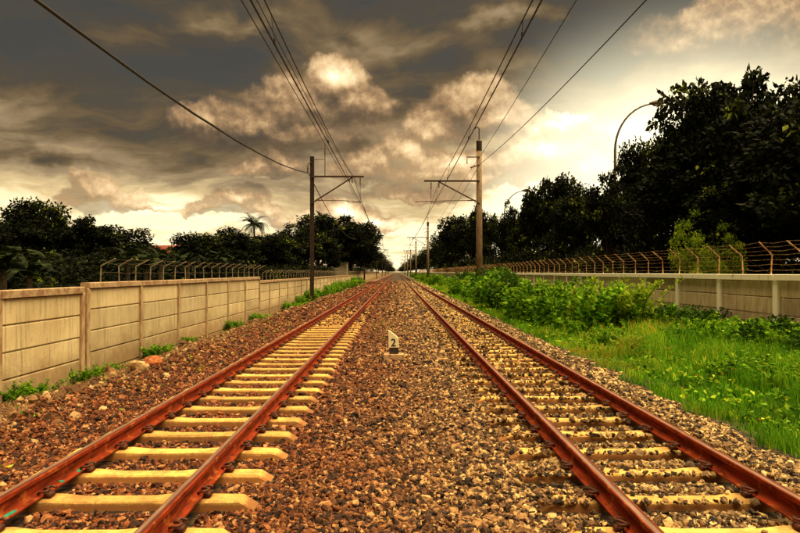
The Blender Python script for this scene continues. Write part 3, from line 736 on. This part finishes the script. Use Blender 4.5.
def tree(kind, x, y, h, w, label, group, name='tree', z=-.5):
    cm, tm, hh = TREES[kind]; s = h / hh; w = min(w * 1.36, 1.9) if 'broad' in kind else w; t = empty(name, (x, y, z), label, 'tree', group)
    t.rotation_euler.z = random.uniform(0, 6.28); t.scale = (w * s, w * s, s)
    link('crown', cm, t); link('trunk', tm, t); return t
def at(px, py, d): return (px - 396.5) / 627 * d, EYE + (272 - py) / 627 * d
GR = 'dark leafy trees beyond the right wall'
# (column in the picture, row of its top, distance, width factor, label)
for px, py, d, w, kd, lab in [
    (808, 104, 21, .56, 'broad0', 'tall dark tree at the right edge of the view, beyond the right wall'),
    (740, 79, 24, .50, 'broad1', 'tallest dark tree crown over the right wall, left of the tree at the right edge'),
    (717, 104, 27, .40, 'broad2', 'rounded dark tree crown just right of the tall street lamp'),
    (684, 130, 38, .36, 'broad3', 'lower dark tree to the right of the tall street lamp'),
    (649, 148, 38, .36, 'broad1', 'short dark tree standing under the head of the tall street lamp'),
    (610, 176, 31.5, .42, 'broad0', 'low dark tree directly at the foot of the tall street lamp'),
    (775, 152, 21, .70, 'broad2', 'squat dark tree close behind the barbed fence at far right'),
    (855, 120, 19, 1., 'broad3', 'dark tree cut by the right edge of the view'),
    (706, 165, 25, .85, 'broad3', 'squat dark tree behind the fence with lime foliage in front of it'),
    (580, 188, 43, .55, 'broad2', 'squat dark tree behind the right wall between both street lamps, nearer one'),
    (552, 181, 50, .42, 'broad1', 'dark tree whose crown stands left of the low tree at the lamp'),
    (529, 206, 58, .42, 'broad3', 'dark tree right of the small distant street lamp'),
    (513, 208, 61, .36, 'broad0', 'dark tree in front of the small distant street lamp'),
    (484, 207, 86, .42, 'broad2', 'dark tree just right of the nearest concrete mast'),
    (470, 216, 102, .8, 'broad1', 'dark tree just left of the nearest concrete mast')]:
    x, z = at(px, py, d); tree(kd, x, d, z + .5, w, lab, GR)
for i, (px, py, w) in enumerate([(458, 224, .8), (446, 229, .8), (438, 241, .9), (430, 247, 1.), (423, 252, 1.), (417, 256, 1.1), (412, 259, 1.2), (408.5, 262, 1.3), (405.5, 264.5, 1.5), (403, 266.5, 1.8), (401, 268.5, 2.2)]):
    d = 12.2 * 627 / (px - 396.5); x, z = at(px, py, d); tree('far%d' % (i % 3), x, d, z + .5, w, 'one of the far dark trees closing in on the right track', 'far trees on the right')
for px, py, d, w, lab in [(696, 212, 21, .62, 'lime green bush tree standing behind the right barbed fence'), (749, 176, 24, .34, 'lime green sapling at the right, high among the dark leaves'),
                          (724, 226, 20, .7, 'bright lime foliage right of the lime bush tree, behind the fence')]:
    x, z = at(px, py, d); tree('lime', x, d, z + .5, w, lab, 'lime green trees behind the fence', 'small_tree')
# dark understorey behind the right wall
for i in range(5): pass
def shrub_kind(key, seed, rx, ry, rz, ncl, nl, ls, m_, **k):
    me, C = crown('foliage', seed, rx, ry, rz, ncl, nl, ls, m_, base=0, **k)
    b = MB(); r = random.Random(seed)
    for i in range(9):
        c = Vector(C[r.randrange(len(C))]); b.tube([(c.x * .1, c.y * .1, -.05), (c.x * .5, c.y * .5, c.z * .6), c], [.022, .015, .006], 4, False)
    TREES[key] = (me, b.mesh('stem', 'bark'), 2 * rz)
def shrub(kind, x, y, h, w, label, group, name='shrub', z=None):
    fm_, sm, hh = TREES[kind]; s = h / hh; t = empty(name, (x, y, Hf(x, y) - .03 if z is None else z), label, 'shrub', group)
    t.rotation_euler.z = random.uniform(0, 6.28); t.scale = (w * s, w * s, s); link('foliage', fm_, t); link('stem', sm, t); return t
shrub_kind('hedge', 60, 2.6, 2.6, 1.3, 200, 44, .19, 'leaf_dark', cl_r=.5)
shrub_kind('hedge2', 61, 2.6, 2.6, 1.3, 200, 44, .19, 'leaf_dark', cl_r=.5)
for i in range(3): shrub_kind('bush%d' % i, 70 + i, .75, .75, .6, 75, 30, .115, 'leaf_shrub', cl_r=.2, droop=.1, width=.26)
def weed_kind(key, seed, nst, spread, hgt, m_, ls):
    r = np.random.default_rng(seed); Cs = []; Ds = []; b = MB()
    for i in range(nst):
        a = r.uniform(0, 6.28); o = r.normal(size=2) * spread * .45; h = hgt * r.uniform(.45, 1.0); lean = np.array([math.cos(a), math.sin(a)]) * h * r.uniform(.1, .55)
        q = np.linspace(.15, 1, int(r.uniform(16, 34))); x = o[0] + lean[0] * q ** 1.7; y = o[1] + lean[1] * q ** 1.7; z = h * (q - .18 * q ** 3)
        Cs.append(np.stack([x, y, z], 1)); d = r.normal(size=(len(q), 3)); d[:, 2] = .25 + .3 * d[:, 2]; Ds.append(d)
        b.tube([(o[0], o[1], -.05), (x[len(q) // 2], y[len(q) // 2], z[len(q) // 2]), (x[-1], y[-1], z[-1])], [.008, .005, .003], 3, False)
    C = np.concatenate(Cs); D = np.concatenate(Ds); C = np.repeat(C, 3, 0) + r.normal(size=(len(C) * 3, 3)) * .015; D = np.repeat(D, 3, 0) + r.normal(size=(len(D) * 3, 3)) * .6
    V, F = leaves(C, D, ls * r.uniform(.5, 1.4, len(C)) * (1.25 - .6 * C[:, 2] / hgt), .23, r)
    TREES[key] = (npmesh('foliage', V, F, m_, np.clip(r.random(len(F)) * .7 + .3 * C[:, 2] / hgt, 0, 1)), b.mesh('stem', 'leaf_shrub_dark'), hgt)
for i in range(4): weed_kind('weed%d' % i, 90 + i, 46, .75, 1.2, 'leaf_shrub', .105)
weed_kind('limeweed', 96, 50, .6, 1.2, 'leaf_lime', .10)
shrub_kind('dbush', 74, .8, .8, .6, 90, 30, .12, 'leaf_shrub_dark', cl_r=.2, droop=.1, width=.26)
shrub_kind('lbush', 75, .7, .7, .6, 60, 30, .12, 'leaf_lime', cl_r=.2, droop=.0, width=.26)
for i in range(26):
    d = 11 + i * 3.6 + i * i * .12; tree_x = 12.7 + random.uniform(-.4, .6) + (1.2 if d < 22 else 0)
    shrub('hedge' if i % 2 else 'hedge2', tree_x, d, random.uniform(2.8, 3.5) + (1.0 if d > 25 else 0), random.uniform(.66, .8), 'dark dense shrub of the undergrowth right behind the right wall and fence', 'undergrowth behind the right wall', z=-.5)
# left trees
GL = 'dark trees beyond the left wall'
for px, py, d, w, kd, lab in [
    (6, 218, 38, 1.0, 'broad0', 'dark tree at the left edge, behind the banana plants'),
    (40, 205, 40, .6, 'broad1', 'dark tree with the small high tuft near the left edge'),
    (78, 221, 40, .95, 'broad2', 'wide rounded dark tree over the double wall post'),
    (108, 226, 42, 1.1, 'broad3', 'dark tree right of the wide rounded one, above the first fence posts'),
    (133, 240, 46, 1.0, 'broad0', 'low dark tree left of the red roof'),
    (160, 250, 52, 1.1, 'broad3', 'low dark tree standing right in front of the red roof'),
    (196, 242, 56, .9, 'broad2', 'dark tree just right of the red roof'),
    (207, 236, 58, 1.1, 'broad1', 'second dark tree to the right of the red roof'),
    (247, 240, 66, 1.1, 'broad0', 'low dark tree directly under the tall coconut palm'),
    (264, 238, 68, 1.0, 'broad1', 'dark tree just right of the tall coconut palm'),
    (228, 231, 60, 1.0, 'broad2', 'dark tree just left of the tall palm'),
    (278, 238, 66, 1.1, 'broad3', 'dark low tree between the tall palm and the left mast'),
    (297, 228, 70, .9, 'broad0', 'dark tree just left of the nearest steel mast'),
    (338, 217, 88, 1.0, 'broad1', 'big dome shaped dark tree right of the nearest steel mast'),
    (352, 230, 95, 1.0, 'broad2', 'dark tree on the right shoulder of the dome shaped tree'),
    (318, 232, 80, 1.0, 'broad3', 'dark tree right behind the nearest steel mast')]:
    x, z = at(px, py, d); tree(kd, x, d, z + .5, w, lab, GL)
for i, (px, py, w) in enumerate([(360, 234, .8), (366, 243, .8), (373, 248, .9), (378.5, 254, 1.), (382.5, 258, 1.1), (386, 262, 1.2), (388.5, 265, 1.5), (390.5, 267, 1.8), (392.3, 268.5, 2.2)]):
    d = 9.4 * 627 / (396.5 - px); x, z = at(px, py, d); tree('far%d' % (i % 3), x, d, z + .5, w, 'one of the far dark trees closing in on the left track', 'far trees on the left')
for i in range(22):
    d = 19 + i * 3.4 + i * i * .2; x = -10.4 - random.uniform(0, 1.5) - max(0, 3 - i * .3)
    shrub('hedge' if i % 2 else 'hedge2', x, d, random.uniform(2.3, 2.7) + d * .004, random.uniform(1., 1.3), 'dark dense shrub of the undergrowth right behind the left wall', 'undergrowth behind the left wall', z=-.5)
for i in range(7):
    x, d = -21 + i * 1.6 + random.uniform(-.5, .5), 27 + i * 1.2
    shrub('hedge', x, d, 3.0, 1.2, 'dark shrub in the thicket under the wide rounded left tree', 'left thicket', z=-.5)

# palms and bananas
def frond_mesh(seed, L=2.3):
    r = np.random.default_rng(seed); V = []; F = []; T = []
    n = 24; pts = []
    for i in range(n + 1):
        t_ = i / n; pts.append(np.array([L * (t_ * .95 - .12 * t_ ** 2), 0, L * (.42 * t_ - .82 * t_ ** 2)]))
    for i in range(1, n + 1):
        p, q = pts[i - 1], pts[i]; k = len(V); V += [p + (0, .015, 0), p - (0, .015, 0), q - (0, .01, 0), q + (0, .01, 0)]; F.append((k, k + 1, k + 2, k + 3)); T.append(.5)
        ll = L * .26 * math.sin(math.pi * min(1, .12 + .85 * i / n)) + .05
        for s in (-1, 1):
            for e in (0, .5):
                d = np.array([.55, s * .75, -.35 + r.uniform(-.2, .2)]); d /= np.linalg.norm(d); a = p + (q - p) * e; w = (q - p) * .75; k = len(V)
                V += [a, a + d * ll * .5 + w * .5, a + d * ll + (0, 0, -.10 * L / 2), a + d * ll * .45 - w * .2]; F.append((k, k + 1, k + 2, k + 3)); T.append(r.random())
    return npmesh('frond', np.array(V), F, 'leaf_palm', T)
FR = [frond_mesh(i) for i in range(3)]
def palm(px, py, d, label, s=1.):
    x, z = at(px, py, d); h = z - .9 * s + .5; t = empty('palm_tree', (x, d, -.5), label, 'palm tree', 'palms beyond the left wall')
    b = MB(); b.tube([(0, 0, -.3), (.15, 0, h * .5), (0, 0, h)], [.22, .17, .14], 8); b.build('trunk', 'bark', t)
    for i in range(26):
        link('frond', FR[i % 3], t, (0, 0, h), (0, random.uniform(-1.15, .5), i * 2.4), (s, s, s))
palm(254, 217, 105, 'tall coconut palm standing above the left tree line', 1.25)
palm(237, 231, 108, 'lower palm left of the tall coconut palm', .9)
palm(322, 213, 130, 'palm crown poking out beside the nearest steel mast', 1.1)
palm(303, 224, 120, 'palm behind the trees left of the steel mast', .9)
palm(371, 240, 170, 'distant palm right of the second steel mast', 1.3)
palm(196, 239, 95, 'small palm right of the red roof', .8)
def banana_leaf(seed, L=1.9, Wd=.30):
    r = np.random.default_rng(seed); V = []; F = []; T = []; n = 16
    for i in range(n + 1):
        t_ = i / n; c = np.array([L * (t_ - .18 * t_ * t_), 0, L * (.55 * t_ - .75 * t_ ** 2)]); w = Wd * math.sin(math.pi * min(1, .08 + .9 * t_)) ** .6
        V += [c + (0, w, .14 * w + r.uniform(-.03, .03) - .05), c, c + (0, -w, .14 * w + r.uniform(-.03, .03) - .05)]
    for i in range(n):
        k = i * 3
        for s in (0, 1):
            if r.random() < .12: continue
            F.append((k + s, k + s + 1, k + s + 4, k + s + 3)); T.append(r.random())
    return npmesh('leaf', np.array(V), F, 'leaf_banana', T)
BLF = [banana_leaf(i) for i in range(3)]
def banana(x, y, h, label, s=1.):
    t = empty('banana_plant', (x, y, -.5), label, 'banana plant', 'banana plants behind the left wall')
    b = MB(); b.tube([(0, 0, 0), (0, 0, h * .6), (.03, 0, h)], [.12, .10, .05], 8); b.build('stem', 'bark', t)
    for i in range(9): link('leaf', BLF[i % 3], t, (0, 0, h - .1 * (i % 4)), (0, random.uniform(-.75, .1), i * 2.4 + random.uniform(-.2, .2)), (s, s, s))
for i, (px, py, d, lab) in enumerate([(4, 262, 15.5, 'large banana plant at the left edge of the view'), (30, 268, 18, 'banana plant second from the left edge, behind the wall'),
        (128, 257, 24, 'banana plant behind the first outrigger posts'), (160, 258, 26, 'banana plant in front of the red roof'), (146, 262, 23, 'short banana plant between the two by the fence'), (188, 256, 30, 'banana plant just right of the red roof'), (218, 257, 34, 'banana plant left of the tall palm base')]):
    x, z = at(px, py, d); banana(x, d, z + .5, lab, .55 + .12 * (i < 2))

# houses glimpsed behind the trees
hs = empty('house', (-23.8, 68, -.65), 'low house with a red tiled roof showing above the left trees', 'house')
b = MB(); b.box(-3, 3, -2, 2, 0, 4.0); b.build('wall', 'house_wall', hs)
b = MB(); b.prism([(-3.5, -2.5, 3.9), (3.5, -2.5, 3.9), (2.6, 0, 5.0), (-2.6, 0, 5.0)], [(-3.5, 2.5, 3.9), (3.5, 2.5, 3.9), (2.6, .05, 5.0), (-2.6, .05, 5.0)]); b.build('roof', 'roof_tile', hs)
for q in (-1.5, 1.5): b = MB(); b.box(q - .5, q + .5, -2.04, -1.99, 1.6, 2.8); b.build('window', 'dark_glass', hs)
hs = empty('shed', (-7.9, 88, -.5), 'pale white walled shed glimpsed between trunks right of the steel mast', 'shed')
b = MB(); b.box(-1., 1., -1.5, 1.5, 0, 3.1); b.build('wall', 'house_wall', hs)
b = MB(); b.prism([(-1.1, -1.7, 3.1), (1.1, -1.7, 3.1), (1.1, 0, 3.4), (-1.1, 0, 3.4)], [(-1.1, 1.7, 3.1), (1.1, 1.7, 3.1), (1.1, .05, 3.4), (-1.1, .05, 3.4)]); b.build('roof', 'fence_steel_grey', hs)

# ------------------------------------------------------------------ verge plants
def blades(name, x, y, h, w, m_, seed, lean=.35):
    r = np.random.default_rng(seed); n = len(x); z = H(x, y) - .01; a = r.uniform(0, 6.28, n); l = h * lean * r.uniform(.2, 1.6, n)
    dx_, dy_ = np.cos(a), np.sin(a); b = a + r.uniform(.8, 2.2, n); wx, wy = np.cos(b) * w / 2, np.sin(b) * w / 2
    P0 = np.stack([x, y, z], 1); Wv = np.stack([wx, wy, 0 * wx], 1)
    P1 = P0 + np.stack([dx_ * l * .3, dy_ * l * .3, h * .55], 1); P2 = P0 + np.stack([dx_ * l, dy_ * l, h * r.uniform(.75, 1, n)], 1)
    V = np.stack([P0 - Wv, P0 + Wv, P1 + Wv * .8, P1 - Wv * .8, P2], 1).reshape(-1, 3); k = np.arange(n)[:, None] * 5
    F = np.concatenate([k + [0, 1, 2], k + [0, 2, 3], k + [3, 2, 4]], 0)
    tn = np.clip(r.random(n) * .72 + .14 + .14 * nA(x, y) + .16 * nB(x * .6, y * .6), 0, 1)
    return npmesh(name, V, F, m_, np.tile(tn, 3))
X = []; Y = []; HH = []; WW = []
for y0, y1, dens, w in [(3.5, 12, 1500, .009), (12, 22, 800, .013), (22, 45, 330, .022), (45, 140, 45, .06)]:
    n = int(dens * (y1 - y0) * 4.9); x = 3.5 + 4.9 * rng.random(n); y = rng.uniform(y0, y1, n)
    e = 3.56 + .16 * rng.random(n) + .22 * nB(0 * y, y) * .6 + .1 * nC(0 * y, y) * .5
    k = (x > e) & (rng.random(n) < .55 + .5 * (nB(x, y) > -.7)); x, y = x[k], y[k]
    hh = (.11 + .11 * np.clip(x - 4.1, 0, 2.6)) * (1 + .75 * nB(x * .6, y * .6) + .35 * nC(x * .5, y * .5)).clip(.3, 2.6) * rng.uniform(.4, 1.5, len(x))
    X.append(x); Y.append(y); HH.append(np.clip(hh, .04, .72)); WW.append(w * rng.uniform(.6, 1.4, len(x)))
tag(link('verge_grass', blades('verge_grass', *map(np.concatenate, (X, Y, HH, WW)), 'grass_green', 5)), kind='stuff')
# broad leaf weeds mixed into the grass
n = 42000; x = 3.8 + 4.5 * rng.random(n) ** .8; y = 4 + 36 * rng.random(n) ** 1.5
k = nB(x * .8, y * .8) > .15; x, y = x[k], y[k]
C = np.stack([x, y, H(x, y) + rng.uniform(.03, .16, len(x)) + .05 * np.clip(x - 4, 0, 3)], 1); D = rng.normal(size=C.shape) * .7; D[:, 2] = abs(D[:, 2]) * .6
V, F = leaves(C, D, rng.uniform(.04, .11, len(x)), .28, rng)
tag(link('verge_weeds', npmesh('verge_weeds', V, F, 'leaf_shrub', rng.random(len(F)))), kind='stuff')
# small orange blooms and withered leaves among the grass
n = 90; x = rng.normal(5.3, .9, n).clip(4.1, 7.8); y = 6 + 16 * rng.random(n); C = np.stack([x, y, H(x, y) + .10 + .10 * np.clip(x - 4, 0, 3)], 1)
i = np.repeat(np.arange(n), 5); D = rng.normal(size=(n * 5, 3)); D[:, 2] = abs(D[:, 2]) * .5
V, F = leaves(C[i], D, rng.uniform(.015, .035, n * 5), .34, rng); tag(link('wild_flowers', npmesh('wild_flowers', V, F, 'petal', rng.random(n * 5))), kind='stuff')
# dead grass and twigs on the left bank
n = 9000; x = rng.normal(-4.7, .35, n).clip(-5.6, -3.9); y = 3.3 + 40 * rng.random(n) ** 1.6
tag(link('dry_grass', blades('dry_grass', x, y, rng.uniform(.03, .11, n), rng.uniform(.004, .010, n), 'grass_dry', 8, 1.6)), kind='stuff')
b = MB()
for i in range(700):
    x_ = random.gauss(-4.65, .3); y_ = 3.5 + 16 * random.random() ** 1.5; a = random.uniform(0, 6.28); L = random.uniform(.08, .3); z_ = Hf(x_, y_) + .02
    b.tube([(x_, y_, z_), (x_ + math.cos(a) * L * .5, y_ + math.sin(a) * L * .5, z_ + random.uniform(.02, .07)), (x_ + math.cos(a + .5) * L, y_ + math.sin(a + .5) * L, z_)], [.005, .004, .003], 3, False)
tag(b.build('dead_twigs', 'dry_twig'), kind='stuff')
# low green ground weeds, left and between the tracks
n = 5200; x = np.concatenate([rng.normal(-5.35, .18, n // 2), rng.normal(-3.9, .35, n // 4), rng.normal(-.35, .4, n // 4)]); y = 3.5 + 50 * rng.random(len(x)) ** 1.3
k = (nB(x * .5, y * .6) > .35) & (x > -5.65) & ((x < -3.3) | (y > 14)); x, y = x[k], y[k]
C = np.stack([x, y, H(x, y) + rng.uniform(.01, .06, len(x))], 1); D = rng.normal(size=C.shape); D[:, 2] = abs(D[:, 2]) * .8
V, F = leaves(C, D, rng.uniform(.03, .08, len(x)), .26, rng); tag(link('trackside_weeds', npmesh('trackside_weeds', V, F, 'leaf_shrub', rng.random(len(F)))), kind='stuff')

# shrubs right
GS = 'green shrubs along the right wall'
for px, yb, d, h, w, kd, lab in [
    (622, 0, 17.6, 2.05, .85, 'limeweed', 'bright lime green bush topping the wall just right of the concrete mast'),
    (600, 0, 17.8, 1.9, 1.0, 'weed0', 'big leafy green bush in front of the lime green bush'),
    (570, 0, 20, 1.95, 1.1, 'weed1', 'green bush second to the left of the lime green bush'),
    (538, 0, 23, 2.0, 1.1, 'weed2', 'medium green bush midway between the concrete mast and the lime bush'),
    (512, 0, 26, 1.8, .9, 'dbush', 'dark green bush just right of the concrete mast foot'),
    (494, 0, 29, 1.9, .9, 'bush1', 'green bush tucked against the concrete mast on its right'),
    (668, 0, 17.4, 1.0, 1.2, 'weed3', 'low bush at the wall foot right of the lime bush'),
    (700, 0, 15.8, .98, 1.2, 'dbush', 'low bush under the second whitewashed post from the right'),
    (745, 0, 13.8, 1.05, 1.25, 'weed0', 'green bush at the wall foot between the last two whitewashed posts'),
    (792, 0, 12.4, 1.1, 1.25, 'weed2', 'green bush at the right edge under the last whitewashed post'),
    (656, 0, 17.9, .95, 1.2, 'dbush', 'dark leafy bush in the gap just right of the lime green bush'),
    (720, 0, 14.6, .95, 1.3, 'weed2', 'leafy weed mound between the third and second whitewashed posts'),
    (770, 0, 13.1, .95, 1.2, 'dbush', 'dark leafy bush right in front of the last whitewashed post'),
    (830, 0, 11.2, 1.0, 1.2, 'dbush', 'dark bush just outside the right edge')]:
    x = min((px - 396.5) / 627 * d, 7.75); shrub(kd, x, d, h, w, lab, GS)
for i in range(26):
    d = 32 + i * 3.2 + i * i * .15; x = random.uniform(4.7, 6.6)
    shrub(['weed0', 'dbush', 'weed1', 'bush1', 'weed2'][i % 5], x, d, random.uniform(1.1, 2.1), random.uniform(.9, 1.4), 'leafy green shrub in the far hedge between the right track and the wall', 'far hedge right of the track')
for px, d, h, w, lab in [(383 - 300, 11.2, .33, 1.2, 'small leafy weed at the foot of the double wall post'), (18, 9.3, .40, 1.3, 'leafy weed at the wall foot by the left edge'),
        (92, 11.9, .28, 1.1, 'tiny weed just right of the double wall post'), (142, 14.2, .36, 1.5, 'weed at the foot of the second post after the double post'), (178, 16.6, .30, 1.2, 'small weed at the third post after the double post'),
        (228, 21.2, .40, 1.6, 'low weed patch under the left wall before the step'), (250, 24.5, .38, 1.8, 'low weed patch right below the wall step'), (287, 32, .55, 1.6, 'weedy bush just left of the nearest steel mast')]:
    shrub('weed%d' % random.randrange(4), -5.45, d, h * 1.1, w * 1.1, lab, 'weeds along the left wall', 'weed_clump')
for i, d in enumerate([36, 40, 44.5, 50, 56, 63, 71, 80]):
    shrub(['weed0', 'bush1', 'weed3'][i % 3], -5.15 + random.uniform(-.3, .1) if d > 40 else -5.5, d, .8 + i * .09, 1.3, 'leafy green bush along the left wall past the nearest steel mast', 'bushes past the left mast')
# arching tall grass tussocks
def tussock(seed):
    r = np.random.default_rng(seed); V = []; F = []; T = []
    for i in range(110):
        a = r.uniform(0, 6.28); L = r.uniform(.35, .85); out = r.uniform(.15, .65) * L; w = .008; d = np.array([math.cos(a), math.sin(a), 0]); sd_ = np.array([-d[1], d[0], 0]) * w
        k = len(V); b0 = r.normal(size=3) * .05; b0[2] = -.02
        for q, wz in ((0, 1), (.35, 1), (.7, .8), (1, .15)):
            c = b0 + d * out * q ** 1.6 + np.array([0, 0, L * (q - .30 * q ** 3)]); V += [c + sd_ * wz, c - sd_ * wz]
        tn = r.random()
        for j in range(3): F.append((k + j * 2, k + j * 2 + 1, k + j * 2 + 3, k + j * 2 + 2)); T.append(tn)
    return npmesh('grass_tussock', np.array(V), F, 'grass_green', T)
TU = [tussock(i) for i in range(3)]
for i in range(110):
    d = 7.5 + 20 * random.random(); x = 7.95 - 3.2 * random.random() ** 1.8
    o = link('grass_tussock', TU[i % 3], None, (x, d, Hf(x, d) - .02), (0, 0, random.uniform(0, 6.28)), (1, 1, random.uniform(.55, 1.1) * (.5 + .75 * (x - 4.7) / 3.2)))
    tag(o, 'arching tall green grass tussock growing by the right wall', 'grass clump', 'grass tussocks by the right wall')

for i in range(34):
    d = 7.5 + 17 * random.random(); x = 7.9 - 3.0 * random.random() ** 1.3
    shrub(['weed0', 'limeweed', 'weed2', 'weed3', 'bush1'][i % 5], x, d, random.uniform(.3, .68), random.uniform(1.0, 1.6), 'low leafy weed clump growing out of the grass right of the right track', 'weed clumps in the right verge', 'weed_clump')
# two loose boulders left of the left track
def boulder(x, y, s, m_, seed, label):
    import bmesh
    bm = bmesh.new(); bmesh.ops.create_icosphere(bm, subdivisions=2, radius=1); r = np.random.default_rng(seed)
    N_ = r.normal(size=(9, 3)); N_ /= np.linalg.norm(N_, axis=1, keepdims=True); lim = r.uniform(.55, .85, 9)
    for v in bm.verts:
        p = np.array(v.co)
        for nn, l in zip(N_, lim):
            q = p @ nn
            if q > l: p = p - nn * (q - l)
        v.co = Vector(p * np.array([1.15, .9, .85]) * s)
    me = bpy.data.meshes.new('boulder'); bm.to_mesh(me); bm.free(); me.materials.append(MAT[m_])
    tag(link('boulder', me, None, (x, y, Hf(x, y) + s * .35)), label, 'rock', 'two loose rocks on the left bank')
boulder(-4.45, 10.8, .13, 'boulder_pale', 4, 'pale tan rock lying left of the reddish one on the left bank')
boulder(-4.22, 10.9, .15, 'boulder_red', 9, 'reddish brown angular rock lying right beside the pale one')
